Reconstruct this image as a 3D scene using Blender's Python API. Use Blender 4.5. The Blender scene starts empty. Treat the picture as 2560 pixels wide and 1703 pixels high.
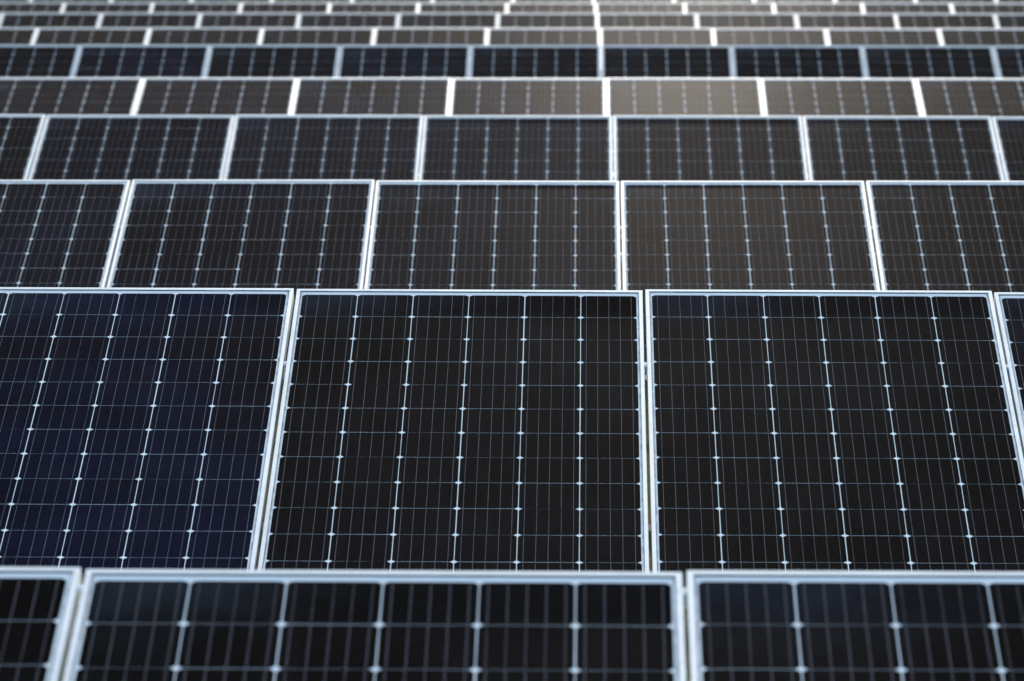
import bpy, math, random
from mathutils import Matrix, Vector

R = math.radians
scene = bpy.context.scene
col = scene.collection
random.seed(7)

# ---------------------------------------------------------------- camera
CAM_H = 2.46
PITCH, YAW, ROLL = 0.08731, -0.01389, 0.00409
cam_data = bpy.data.cameras.new('camera')
cam = bpy.data.objects.new('camera', cam_data)
col.objects.link(cam)
fw = Vector((math.sin(YAW) * math.cos(PITCH), math.cos(YAW) * math.cos(PITCH), -math.sin(PITCH)))
rt = Vector((math.cos(YAW), -math.sin(YAW), 0))
up = rt.cross(fw)
rt2 = math.cos(ROLL) * rt + math.sin(ROLL) * up
up2 = -math.sin(ROLL) * rt + math.cos(ROLL) * up
m = Matrix((rt2, up2, -fw)).transposed().to_4x4()
m.translation = Vector((0, 0, CAM_H))
cam.matrix_world = m
cam_data.sensor_width = 36
cam_data.lens = 176.0
cam_data.clip_start = 0.1
cam_data.clip_end = 3000
cam_data.dof.use_dof = True
cam_data.dof.focus_distance = 14.0
cam_data.dof.aperture_fstop = 8.3
scene.camera = cam

# ---------------------------------------------------------------- sky, sun, exposure
SUN_EL, SUN_AZ = 18.9, 1.2            # low sun ahead of the camera, a little to the right
world = bpy.data.worlds.new('World')
scene.world = world
world.use_nodes = True
nt = world.node_tree
bg = nt.nodes['Background']
sky = nt.nodes.new('ShaderNodeTexSky')
sky.sky_type = 'NISHITA'
sky.sun_disc = False
sky.sun_elevation = R(SUN_EL)
sky.sun_rotation = R(SUN_AZ)
sky.air_density = 0.9
sky.dust_density = 2.6
sky.ozone_density = 1.0
nt.links.new(sky.outputs[0], bg.inputs[0])
bg.inputs[1].default_value = 0.12

sun_data = bpy.data.lights.new('sun', 'SUN')
sun_data.energy = 3.3
sun_data.angle = R(0.5)
sun_data.color = (1.0, 0.91, 0.80)
sun = bpy.data.objects.new('sun', sun_data)
col.objects.link(sun)
sd = Vector((math.sin(R(SUN_AZ)) * math.cos(R(SUN_EL)), math.cos(R(SUN_AZ)) * math.cos(R(SUN_EL)), math.sin(R(SUN_EL))))
sun.rotation_euler = sd.to_track_quat('Z', 'Y').to_euler()

vs = scene.view_settings
vs.view_transform = 'Standard'
vs.look = 'None'
vs.exposure = 1.85
vs.gamma = 1.0
vs.use_curve_mapping = False
scene.render.engine = 'CYCLES'
scene.cycles.max_bounces = 5
scene.cycles.use_denoising = True


# ---------------------------------------------------------------- materials
def mat(name):
    mt = bpy.data.materials.new(name)
    mt.use_nodes = True
    return mt, mt.node_tree, mt.node_tree.nodes['Principled BSDF']


def node(t, kind, **kw):
    n = t.nodes.new(kind)
    for k, v in kw.items():
        setattr(n, k, v)
    return n


def noise(t, src, scale, detail=3, rough=0.55, stretch=None):
    if stretch:
        mp = node(t, 'ShaderNodeMapping')
        mp.inputs['Scale'].default_value = stretch[0]
        mp.inputs['Rotation'].default_value = stretch[1]
        t.links.new(src, mp.inputs[0])
        src = mp.outputs[0]
    n = node(t, 'ShaderNodeTexNoise')
    n.inputs['Scale'].default_value = scale
    n.inputs['Detail'].default_value = detail
    n.inputs['Roughness'].default_value = rough
    t.links.new(src, n.inputs['Vector'])
    return n.outputs[0]


def ramp(t, src, stops):
    r = node(t, 'ShaderNodeValToRGB')
    els = r.color_ramp.elements
    while len(els) < len(stops):
        els.new(0.5)
    for e, (p, c) in zip(els, stops):
        e.position = p
        e.color = (c, c, c, 1) if not isinstance(c, tuple) else (*c, 1)
    t.links.new(src, r.inputs[0])
    return r.outputs[0]


def mixc(t, fac, a, b):
    n = node(t, 'ShaderNodeMix', data_type='RGBA')
    for s, v in ((0, fac), (6, a), (7, b)):
        if isinstance(v, (int, float)):
            n.inputs[s].default_value = v
        elif isinstance(v, tuple):
            n.inputs[s].default_value = (*v, 1)
        else:
            t.links.new(v, n.inputs[s])
    return n.outputs[2]


GLASS_IOR, GLASS_ROUGH, GLASS_COAT = 1.18, 0.225, 0.030     # anti-reflective solar glass


def laminate_coat(t, b, geo):
    """the textured, lightly soiled solar glass that is bonded over cells and backsheet"""
    b.inputs['Coat Weight'].default_value = GLASS_COAT
    b.inputs['Coat IOR'].default_value = GLASS_IOR
    smear = noise(t, geo, 6.0, 4, 0.6, ((1, 2.6, 1), (0, 0, 0.5)))
    rr = node(t, 'ShaderNodeMapRange')
    rr.inputs['From Min'].default_value = 0.3
    rr.inputs['From Max'].default_value = 0.7
    rr.inputs['To Min'].default_value = GLASS_ROUGH - 0.006
    rr.inputs['To Max'].default_value = GLASS_ROUGH + 0.006
    t.links.new(smear, rr.inputs[0])
    t.links.new(rr.outputs[0], b.inputs['Coat Roughness'])
    return smear


def make_cell_material():
    mt, t, b = mat('silicon_cell')
    geo = node(t, 'ShaderNodeNewGeometry').outputs['Position']
    oi = node(t, 'ShaderNodeObjectInfo')
    smear = laminate_coat(t, b, geo)
    # dust film lying on the glass in diagonal wiped streaks
    streak = noise(t, geo, 42.0, 5, 0.65, ((1, 3.5, 1), (0, 0, 0.62)))
    dust = ramp(t, streak, [(0.46, 0.0), (0.78, 0.012)])
    spots = ramp(t, noise(t, geo, 260.0, 2), [(0.72, 0.0), (0.80, 0.02)])
    ad = node(t, 'ShaderNodeMath', operation='ADD')
    t.links.new(dust, ad.inputs[0])
    t.links.new(spots, ad.inputs[1])
    # place on the module: position in the wafer plus the wafer's own place
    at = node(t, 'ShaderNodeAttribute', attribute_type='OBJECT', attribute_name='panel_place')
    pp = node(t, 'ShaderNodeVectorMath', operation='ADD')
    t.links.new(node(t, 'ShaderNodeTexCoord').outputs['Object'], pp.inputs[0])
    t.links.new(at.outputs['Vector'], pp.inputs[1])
    # grey-blue glare painted into the cell colour in the upper left corner of the modules
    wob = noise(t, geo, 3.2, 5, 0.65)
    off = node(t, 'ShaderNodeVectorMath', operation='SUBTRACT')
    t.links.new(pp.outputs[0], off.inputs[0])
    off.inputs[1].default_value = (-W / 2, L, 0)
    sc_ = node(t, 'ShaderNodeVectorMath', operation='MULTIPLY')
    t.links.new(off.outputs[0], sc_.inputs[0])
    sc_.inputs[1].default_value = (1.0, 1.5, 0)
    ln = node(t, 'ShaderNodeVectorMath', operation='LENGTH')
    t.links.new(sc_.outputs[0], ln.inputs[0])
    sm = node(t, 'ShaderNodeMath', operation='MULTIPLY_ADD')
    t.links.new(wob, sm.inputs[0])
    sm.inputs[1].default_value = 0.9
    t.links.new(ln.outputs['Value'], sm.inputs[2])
    corner_glare = ramp(t, sm.outputs[0], [(0.45, 0.048), (0.80, 0.010), (0.98, 0.0)])
    # faint runs left by rain, down the slope
    runs = ramp(t, noise(t, pp.outputs[0], 16.0, 4, 0.6, ((1, 0.07, 1), (0, 0, 0))), [(0.5, 0.0), (0.75, 0.010)])
    film = ramp(t, noise(t, geo, 2.3, 5, 0.6), [(0.48, 0.0), (0.72, 0.009)])
    for extra in (film, runs):
        ad2 = node(t, 'ShaderNodeMath', operation='ADD')
        t.links.new(ad.outputs[0], ad2.inputs[0])
        t.links.new(extra, ad2.inputs[1])
        ad = ad2
    cells = node(t, 'ShaderNodeMath', operation='MULTIPLY_ADD')
    t.links.new(oi.outputs['Random'], cells.inputs[0])
    cells.inputs[1].default_value = 0.3
    cells.inputs[2].default_value = 0.85
    tint = node(t, 'ShaderNodeVectorMath', operation='SCALE')
    t.links.new(oi.outputs['Color'], tint.inputs[0])
    sheen = node(t, 'ShaderNodeMapRange')
    t.links.new(noise(t, geo, 1.7, 4, 0.6), sheen.inputs[0])
    sheen.inputs['From Min'].default_value = 0.32
    sheen.inputs['From Max'].default_value = 0.68
    sheen.inputs['To Min'].default_value = 0.35
    sheen.inputs['To Max'].default_value = 1.9
    cs = node(t, 'ShaderNodeMath', operation='MULTIPLY')
    t.links.new(cells.outputs[0], cs.inputs[0])
    t.links.new(sheen.outputs[0], cs.inputs[1])
    t.links.new(cs.outputs[0], tint.inputs['Scale'])
    c = mixc(t, ad.outputs[0], tint.outputs[0], (0.32, 0.32, 0.32))
    c = mixc(t, corner_glare, c, (0.30, 0.37, 0.46))
    t.links.new(c, b.inputs['Base Color'])
    b.inputs['Roughness'].default_value = 0.5
    b.inputs['Specular IOR Level'].default_value = 0.0
    return mt


def make_ribbon_material():
    mt, t, b = mat('tinned_ribbon')
    oi = node(t, 'ShaderNodeObjectInfo')
    geo = node(t, 'ShaderNodeNewGeometry').outputs['Position']
    jit = node(t, 'ShaderNodeMath', operation='ADD')
    t.links.new(oi.outputs['Random'], jit.inputs[0])
    t.links.new(noise(t, geo, 22.0, 3), jit.inputs[1])
    c = ramp(t, jit.outputs[0], [(0.3, (0.09, 0.088, 0.092)), (1.0, (0.19, 0.185, 0.19))])
    t.links.new(c, b.inputs['Base Color'])
    b.inputs['Specular IOR Level'].default_value = 0.0
    b.inputs['Roughness'].default_value = 0.6
    b.inputs['Coat Weight'].default_value = GLASS_COAT
    b.inputs['Coat IOR'].default_value = GLASS_IOR
    b.inputs['Coat Roughness'].default_value = GLASS_ROUGH
    return mt


def make_backsheet_material(hw, hl):
    mt, t, b = mat('white_backed_laminate')
    geo = node(t, 'ShaderNodeNewGeometry').outputs['Position']
    oc = node(t, 'ShaderNodeTexCoord').outputs['Object']
    laminate_coat(t, b, geo)
    # silt left along the inner frame edge, thickest in the upper corners
    sx = node(t, 'ShaderNodeSeparateXYZ')
    t.links.new(oc, sx.inputs[0])
    ab = node(t, 'ShaderNodeMath', operation='ABSOLUTE')
    t.links.new(sx.outputs[0], ab.inputs[0])
    dx = node(t, 'ShaderNodeMath', operation='SUBTRACT')
    dx.inputs[0].default_value = hw
    t.links.new(ab.outputs[0], dx.inputs[1])
    dy = node(t, 'ShaderNodeMath', operation='SUBTRACT')
    dy.inputs[0].default_value = hl
    t.links.new(sx.outputs[1], dy.inputs[1])
    mn = node(t, 'ShaderNodeMath', operation='MINIMUM')
    t.links.new(dx.outputs[0], mn.inputs[0])
    t.links.new(dy.outputs[0], mn.inputs[1])
    edge = ramp(t, mn.outputs[0], [(0.0015, 1.0), (0.0065, 0.0)])
    pat = ramp(t, noise(t, geo, 24.0, 4), [(0.36, 0.15), (0.66, 0.95)])
    mul = node(t, 'ShaderNodeMath', operation='MULTIPLY')
    t.links.new(edge, mul.inputs[0])
    t.links.new(pat, mul.inputs[1])
    film = ramp(t, noise(t, geo, 9.0, 4), [(0.35, (0.72, 0.76, 0.72)), (0.7, (0.78, 0.82, 0.77))])
    c = mixc(t, mul.outputs[0], film, (0.20, 0.16, 0.11))
    t.links.new(c, b.inputs['Base Color'])
    b.inputs['Roughness'].default_value = 0.5
    b.inputs['Specular IOR Level'].default_value = 0.0
    return mt


def make_aluminium_material():
    mt, t, b = mat('anodised_aluminium')
    geo = node(t, 'ShaderNodeNewGeometry').outputs['Position']
    big = noise(t, geo, 5.0, 4)
    fine = ramp(t, noise(t, geo, 26.0, 5, 0.7), [(0.57, 0.0), (0.72, 0.50)])
    base = ramp(t, big, [(0.3, (0.58, 0.63, 0.60)), (0.7, (0.78, 0.82, 0.77))])
    c = mixc(t, fine, base, (0.42, 0.37, 0.30))
    t.links.new(c, b.inputs['Base Color'])
    b.inputs['Metallic'].default_value = 0.0
    b.inputs['Specular IOR Level'].default_value = 0.12
    b.inputs['Roughness'].default_value = 0.55
    bp = node(t, 'ShaderNodeBump')
    bp.inputs['Strength'].default_value = 0.08
    bp.inputs['Distance'].default_value = 0.001
    t.links.new(noise(t, geo, 400.0, 2), bp.inputs['Height'])
    t.links.new(bp.outputs[0], b.inputs['Normal'])
    return mt


def make_steel_material():
    mt, t, b = mat('galvanised_steel')
    geo = node(t, 'ShaderNodeNewGeometry').outputs['Position']
    c = ramp(t, noise(t, geo, 30.0, 3), [(0.3, (0.33, 0.34, 0.35)), (0.7, (0.50, 0.51, 0.52))])
    t.links.new(c, b.inputs['Base Color'])
    b.inputs['Metallic'].default_value = 0.6
    b.inputs['Roughness'].default_value = 0.5
    return mt


def make_ground_material():
    mt, t, b = mat('dry_earth')
    geo = node(t, 'ShaderNodeNewGeometry').outputs['Position']
    patches = ramp(t, noise(t, geo, 0.6, 6), [(0.35, (0.055, 0.042, 0.025)), (0.5, (0.075, 0.062, 0.028)), (0.7, (0.045, 0.05, 0.018))])
    grain = ramp(t, noise(t, geo, 25.0, 5), [(0.3, 0.55), (0.7, 1.0)])
    mu = node(t, 'ShaderNodeMix', data_type='RGBA', blend_type='MULTIPLY')
    mu.inputs[0].default_value = 1.0
    t.links.new(patches, mu.inputs[6])
    t.links.new(grain, mu.inputs[7])
    t.links.new(mu.outputs[2], b.inputs['Base Color'])
    b.inputs['Roughness'].default_value = 0.95
    b.inputs['Specular IOR Level'].default_value = 0.0
    bp = node(t, 'ShaderNodeBump')
    bp.inputs['Distance'].default_value = 0.05
    t.links.new(noise(t, geo, 12.0, 6), bp.inputs['Height'])
    t.links.new(bp.outputs[0], b.inputs['Normal'])
    return mt


# ---------------------------------------------------------------- module sizes (metres)
W, L = 0.9885, 1.984          # outer frame
C = 0.159                    # cell pitch
CELL, CELL_H = 0.1567, 0.1580   # cell edges, across and along the string
LIP, LIP_TOP = 0.0110, 0.0140
LIP_Z = 0.0024               # lip stands this far above the glass
DEPTH = 0.035
MT = 0.038                   # frame top edge to the first cell boundary

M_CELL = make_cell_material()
M_RIBBON = make_ribbon_material()
M_SHEET = make_backsheet_material(W / 2 - LIP, L - LIP_TOP)
M_ALU = make_aluminium_material()
M_STEEL = make_steel_material()
M_GROUND = make_ground_material()


# ---------------------------------------------------------------- mesh helpers
def mesh(name, verts, faces, mats, idx=None, smooth=False):
    me = bpy.data.meshes.new(name)
    me.from_pydata(verts, [], faces)
    for q in mats:
        me.materials.append(q)
    if idx:
        me.polygons.foreach_set('material_index', idx)
    me.update()
    return me


def add(name, me, parent=None, loc=(0, 0, 0)):
    o = bpy.data.objects.new(name, me)
    col.objects.link(o)
    o.parent = parent
    o.location = loc
    return o


def box(v, f, x0, x1, y0, y1, z0, z1):
    n = len(v)
    v += [(x0, y0, z0), (x1, y0, z0), (x1, y1, z0), (x0, y1, z0), (x0, y0, z1), (x1, y0, z1), (x1, y1, z1), (x0, y1, z1)]
    f += [tuple(n + i for i in q) for q in ((0, 3, 2, 1), (4, 5, 6, 7), (0, 1, 5, 4), (1, 2, 6, 5), (2, 3, 7, 6), (3, 0, 4, 7))]


def cell_outline(h):
    """pseudo-square wafer: straight sides, corners cut by short convex arcs"""
    cut = 0.0094
    pts = []
    for q in range(4):
        a = q * math.pi / 2
        ca, sa = math.cos(a), math.sin(a)
        for i in range(4):
            u = i / 3
            x = h - cut * u
            y = h - cut * (1 - u)
            bulge = 0.0006 * math.sin(math.pi * u)
            x += bulge * 0.7
            y += bulge * 0.7
            pts.append((x * ca - y * sa, x * sa + y * ca))
    return pts


def cell_geometry(v, f, idx, ox, oy):
    """one wafer with its five soldered ribbons; z = 0 is the glass plane"""
    n = len(v)
    o = [(x, y * CELL_H / CELL) for x, y in cell_outline(CELL / 2)]
    k = len(o)
    v += [(ox + x, oy + y, 0.00012) for x, y in o] + [(ox + x, oy + y, -0.0006) for x, y in o]
    f.append(tuple(range(n, n + k)))
    idx.append(0)
    for i in range(k):
        j = (i + 1) % k
        f.append((n + i, n + k + i, n + k + j, n + j))
        idx.append(0)
    for i in range(5):
        x = ox + (i - 2) * C * 0.2
        q = len(v)
        hw, hl = 0.00050, CELL_H / 2 - 0.0016
        v += [(x - hw, oy - hl, 0.0002), (x + hw, oy - hl, 0.0002), (x + hw, oy + hl, 0.0002), (x - hw, oy + hl, 0.0002)]
        f.append((q, q + 1, q + 2, q + 3))
        idx.append(1)


def make_cell_mesh():
    v, f, idx = [], [], []
    cell_geometry(v, f, idx, 0, 0)
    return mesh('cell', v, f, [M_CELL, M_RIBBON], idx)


def cell_centres():
    for r in range(12):
        for c in range(6):
            yield (c - 2.5) * C, L - MT - (r + 0.5) * C


def make_grid_mesh():
    v, f, idx = [], [], []
    for x, y in cell_centres():
        cell_geometry(v, f, idx, x, y)
    return mesh('cell_grid', v, f, [M_CELL, M_RIBBON], idx)


def profile(lip):
    """frame section: u inward from the outer face, z up from the glass plane"""
    return [(0, -DEPTH), (0, LIP_Z - 0.0009), (0.0009, LIP_Z), (lip - 0.0006, LIP_Z), (lip, LIP_Z - 0.0006),
            (lip, -0.0055), (0.0020, -0.0055), (0.0020, -DEPTH + 0.002), (0.022, -DEPTH + 0.002), (0.022, -DEPTH)]


def rail(v, f, side):
    """mitred extrusion along one side of the module (origin at mid bottom edge)"""
    g = 0.00025                                      # hairline at the mitre
    n = len(v)
    pl = profile(LIP_TOP if side in 'tb' else LIP)
    k = len(pl)
    ratio = LIP_TOP / LIP
    for e in (0, 1):
        for u, z in pl:
            if side == 't' or side == 'b':
                inset = u / ratio if u <= LIP_TOP else u
                x = (-W / 2 + inset + g) if e == 0 else (W / 2 - inset - g)
                y = L - u if side == 't' else u
            else:
                inset = u * ratio if u <= LIP else u
                y = (inset + g) if e == 0 else (L - inset - g)
                x = -W / 2 + u if side == 'l' else W / 2 - u
            v.append((x, y, z))
    flip = side in 'tl'
    for i in range(k):
        j = (i + 1) % k
        q = (n + i, n + k + i, n + k + j, n + j)
        f.append(q if flip else q[::-1])
    f.append(tuple(range(n, n + k)) if not flip else tuple(range(n + k - 1, n - 1, -1)))
    f.append(tuple(range(n + 2 * k - 1, n + k - 1, -1)) if not flip else tuple(range(n + k, n + 2 * k)))


def make_rail_mesh(sides):
    v, f = [], []
    for s in sides:
        rail(v, f, s)
    me = mesh('frame_rail', v, f, [M_ALU])
    return me


def make_sheet_mesh():
    v, f = [], []
    box(v, f, -W / 2 + 0.003, W / 2 - 0.003, 0.003, L - 0.003, -0.0050, 0.0)
    return mesh('laminate', v, f, [M_SHEET])


def make_lip_shade_mesh():
    """bead of grey sealant and trapped silt where the glass meets the lip, widest along the top"""
    v, f = [], []
    hw, y1 = W / 2 - LIP - 0.0001, L - LIP_TOP - 0.0001
    box(v, f, -hw, hw, y1 - 0.0050, y1, -0.0005, 0.0006)
    box(v, f, -hw, -hw + 0.0012, 0.012, y1 - 0.0051, -0.0005, 0.0006)
    box(v, f, hw - 0.0010, hw, 0.012, y1 - 0.0051, -0.0005, 0.0006)
    return mesh('lip_shade', v, f, [M_LIP_SHADE])


def make_lip_shade_material():
    mt, t, b = mat('lip_shade_bead')  # dark tones stand for the shade under the frame lip
    geo = node(t, 'ShaderNodeNewGeometry').outputs['Position']
    c = ramp(t, noise(t, geo, 14.0, 4), [(0.35, (0.035, 0.032, 0.028)), (0.58, (0.09, 0.08, 0.065)), (0.75, (0.28, 0.27, 0.25))])
    t.links.new(c, b.inputs['Base Color'])
    b.inputs['Roughness'].default_value = 0.8
    return mt


M_LIP_SHADE = make_lip_shade_material()
ME_LIP_SHADE = make_lip_shade_mesh()
ME_CELL = make_cell_mesh()
ME_GRID = make_grid_mesh()
ME_SHEET = make_sheet_mesh()
ME_RAIL = {s: make_rail_mesh(s) for s in 'tblr'}
ME_FRAME = make_rail_mesh('tblr')

# ---------------------------------------------------------------- the ground
v, f = [], []
n = 40
for j in range(n + 1):
    for i in range(n + 1):
        x, y = -600 + 1200 * i / n, -300 + 1600 * j / n
        v.append((x, y, 0.0))
for j in range(n):
    for i in range(n):
        a = j * (n + 1) + i
        f.append((a, a + 1, a + n + 2, a + n + 1))
ground = add('ground', mesh('ground', v, f, [M_GROUND]))
ground['kind'] = 'structure'

# ---------------------------------------------------------------- the rows
# far top edge of each row: distance ahead, height below the lens, tilt, sideways shift, fall along the row
X0, P = 0.1534, 0.9966
ROWS = [
    # Y        Z        tilt   dx       slope   reach of silicon tint
    (8.2342, -1.1049, 18.17, 0.0201, 0.0008),
    (14.2752, -1.1046, 18.19, 0.0253, 0.0009),
    (20.3789, -1.1299, 17.13, 0.0034, 0.0037),
    (26.4003, -1.1201, 17.60, 0.0076, 0.0027),
    (32.3589, -1.1321, 15.30, -0.0019, 0.0036),
    (38.3481, -1.0881, 19.00, -0.0129, 0.0036),
    (44.3862, -1.1085, 15.80, 0.0006, 0.0033),
    (50.4054, -1.1092, 16.70, -0.0093, 0.0035),
    (56.4266, -1.1236, 15.60, -0.0083, 0.0036),
    (62.4510, -1.1273, 15.70, -0.0246, 0.0030),
]
ORD = ['first', 'second', 'third', 'fourth', 'fifth', 'sixth', 'seventh', 'eighth', 'ninth', 'tenth',
       'eleventh', 'twelfth', 'thirteenth', 'fourteenth', 'fifteenth', 'sixteenth']
BLACK = (0.0020, 0.0019, 0.0023, 1)
BLUE = (0.0008, 0.0027, 0.0085, 1)
NIGHT = (0.0016, 0.0024, 0.0054, 1)
TINT = {(1, -2): BLUE, (5, -5): BLACK, (5, -4): NIGHT, (5, -3): BLACK, (5, -2): NIGHT, (5, -1): BLACK,
        (2, -2): NIGHT, (2, -3): NIGHT, (3, -1): NIGHT, (4, -4): NIGHT, (4, -3): NIGHT, (4, -2): BLUE, (4, -1): NIGHT, (3, -3): NIGHT, (3, -2): NIGHT, (2, -1): NIGHT}
F_PX = 176.0 / 36 * 1024


def half_view(y):
    return 512 / F_PX * y


def to_px(X, Y, Z):
    d = Vector((X, Y, Z - CAM_H))
    z = fw.dot(d)
    return 512 + F_PX * rt2.dot(d) / z


def add_panel(row, nidx, label, detailed):
    Y, Z, tilt, dx, slope = ROWS[row]
    rnd = random.Random(row * 101 + nidx * 7 + 5)
    X = X0 + dx + (nidx + 0.5) * P + rnd.uniform(-0.0008, 0.0008)
    t = R(tilt + rnd.gauss(0, 0.14))
    zt = CAM_H + Z + X * slope + rnd.uniform(-0.002, 0.002)
    top = Vector((X, Y, zt))
    root = bpy.data.objects.new('solar_panel', None)
    root.empty_display_size = 0.2
    col.objects.link(root)
    root.location = top - Vector((0, math.cos(t), math.sin(t))) * L
    root.rotation_euler = (t, -slope + rnd.gauss(0, 0.0006), rnd.gauss(0, 0.0004))
    root['label'] = label
    root['category'] = 'solar panel'
    root['group'] = 'solar panels in %s row' % ORD[row]
    base = TINT.get((row, nidx), BLACK)
    k = rnd.uniform(0.85, 1.2)
    tint = (base[0] * k, base[1] * k, base[2] * k * rnd.uniform(0.9, 1.15), 1)
    add('laminate', ME_SHEET, root)
    add('lip_shade', ME_LIP_SHADE, root)
    if detailed:
        for s in 'tblr':
            add('frame_rail', ME_RAIL[s], root)
        for x, y in cell_centres():
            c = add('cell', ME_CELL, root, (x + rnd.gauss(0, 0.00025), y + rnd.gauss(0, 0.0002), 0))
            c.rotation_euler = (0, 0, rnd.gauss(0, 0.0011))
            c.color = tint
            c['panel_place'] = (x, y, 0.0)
    else:
        add('frame', ME_FRAME, root)
        g = add('cell_grid', ME_GRID, root)
        g['kind'] = 'stuff'
        g.color = tint
    return root


NEAR = {(0, -2): 'solar panel cut off at the lower left corner of the picture',
        (0, -1): 'large blurred black solar panel filling the bottom foreground left of centre',
        (0, 0): 'blurred solar panel at the bottom right, cut off by the right picture edge',
        (1, -2): 'dark blue solar panel at the left of the sharp second row',
        (1, -1): 'sharp black solar panel in the middle of the second row',
        (1, 0): 'sharp black solar panel right of the middle one in the second row',
        (1, 1): 'sliver of a solar panel at the right edge of the second row'}

for row, (Y, Z, tilt, dx, slope) in enumerate(ROWS):
    seen = []
    lo, hi = -20, 20
    for k in range(-12, 12):
        xl = X0 + dx + k * P
        a = max(to_px(xl, Y, CAM_H + Z), to_px(xl, Y - 1.9, CAM_H + Z - 0.6)) if row == 1 else to_px(xl, Y, CAM_H + Z)
        b = to_px(xl + P, Y, CAM_H + Z)
        if b > 0 and a < 1024:
            seen.append(k)
    total = len(seen)
    for i, k in enumerate([seen[0] - 1] + seen + [seen[-1] + 1]):
        if i == 0:
            lab = 'solar panel of the %s row from the front just beyond the left picture edge' % ORD[row]
        elif i == total + 1:
            lab = 'solar panel of the %s row from the front just beyond the right picture edge' % ORD[row]
        elif (row, k) in NEAR:
            lab = NEAR[(row, k)]
        elif i == 1:
            lab = 'solar panel cut off at the left end of the %s row from the front' % ORD[row]
        elif i == total:
            lab = 'solar panel cut off at the right end of the %s row from the front' % ORD[row]
        else:
            tone = {id(BLUE): 'bluish ', id(BLACK): 'black ', id(NIGHT): 'dark '}[id(TINT.get((row, k), BLACK))]
            lab = '%s solar panel, %s from left in the %s row from the front' % (tone.strip(), ORD[i - 1], ORD[row])
        add_panel(row, k, lab, row < 6)

    # rack: two purlins, a pair of posts and a rafter at every second panel, clamps in the gaps
    t = R(tilt)
    zt = CAM_H + Z
    rack = bpy.data.objects.new('mounting_rack', None)
    col.objects.link(rack)
    rack.location = (0, Y, 0)
    rack['label'] = 'galvanised steel rack carrying the %s row of panels from the front' % ORD[row]
    rack['category'] = 'rack'
    rack['group'] = 'panel racks'
    x0 = X0 + dx + (seen[0] - 1) * P
    x1 = X0 + dx + (seen[-1] + 2) * P
    ct, st = math.cos(t), math.sin(t)

    def slope_pt(s, d):
        """point s metres below the top edge, d metres under the glass, as offsets (y, z)"""
        return -s * ct + d * st, zt - s * st - d * ct
    for s in (0.53, 1.50):
        y, z = slope_pt(s, DEPTH + 0.034)
        vv, ff = [], []
        for (a0, a1, b0, b1) in ((-0.02, 0.02, 0.026, 0.030), (-0.02, -0.017, -0.030, 0.026), (-0.017, 0.02, -0.030, -0.027), (0.017, 0.02, -0.027, -0.010)):
            box(vv, ff, x0, x1, a0, a1, b0, b1)
        pu = add('purlin', mesh('purlin', vv, ff, [M_STEEL]), rack, (0, y, z))
        pu.rotation_euler = (t, -slope, 0)
    xs = []
    x = x0 + 0.5
    while x < x1:
        xs.append(x)
        x += 2 * P
    for x in xs:
        zz = x * slope
        vv, ff = [], []
        box(vv, ff, -0.025, 0.025, -0.75, 0.75, -0.06, 0.0)
        y, z = slope_pt(1.0, DEPTH + 0.067)
        ra = add('rafter', mesh('rafter', vv, ff, [M_STEEL]), rack, (x, y, z + zz))
        ra.rotation_euler = (t, 0, 0)
        for s in (0.45, 1.55):
            y, z = slope_pt(s, DEPTH + 0.12)
            vv, ff = [], []
            h = z + zz
            box(vv, ff, -0.04, 0.04, -0.03, -0.026, -0.3, h)
            box(vv, ff, -0.04, -0.036, -0.026, 0.03, -0.3, h)
            box(vv, ff, 0.036, 0.04, -0.026, 0.03, -0.3, h)
            add('post', mesh('post', vv, ff, [M_STEEL]), rack, (x, y, 0))
    sc = 0.07 if row == 0 else 0.53
    gap = P - W
    vv, ff = [], []
    box(vv, ff, -gap / 2 - 0.0003, gap / 2 + 0.0003, -0.011, 0.011, -0.004, -0.0005)
    box(vv, ff, -0.0022, 0.0022, -0.008, 0.008, -0.03, -0.004)
    box(vv, ff, -0.0028, 0.0028, -0.004, 0.004, -0.0005, 0.0020)
    me = mesh('clamp', vv, ff, [M_ALU])
    for k in range(seen[0], seen[-1] + 2):
        X = X0 + dx + k * P
        y, z = slope_pt(sc, 0.0)
        cl = add('clamp', me, rack, (X, y, z + X * slope))
        cl.rotation_euler = (t, -slope, 0)
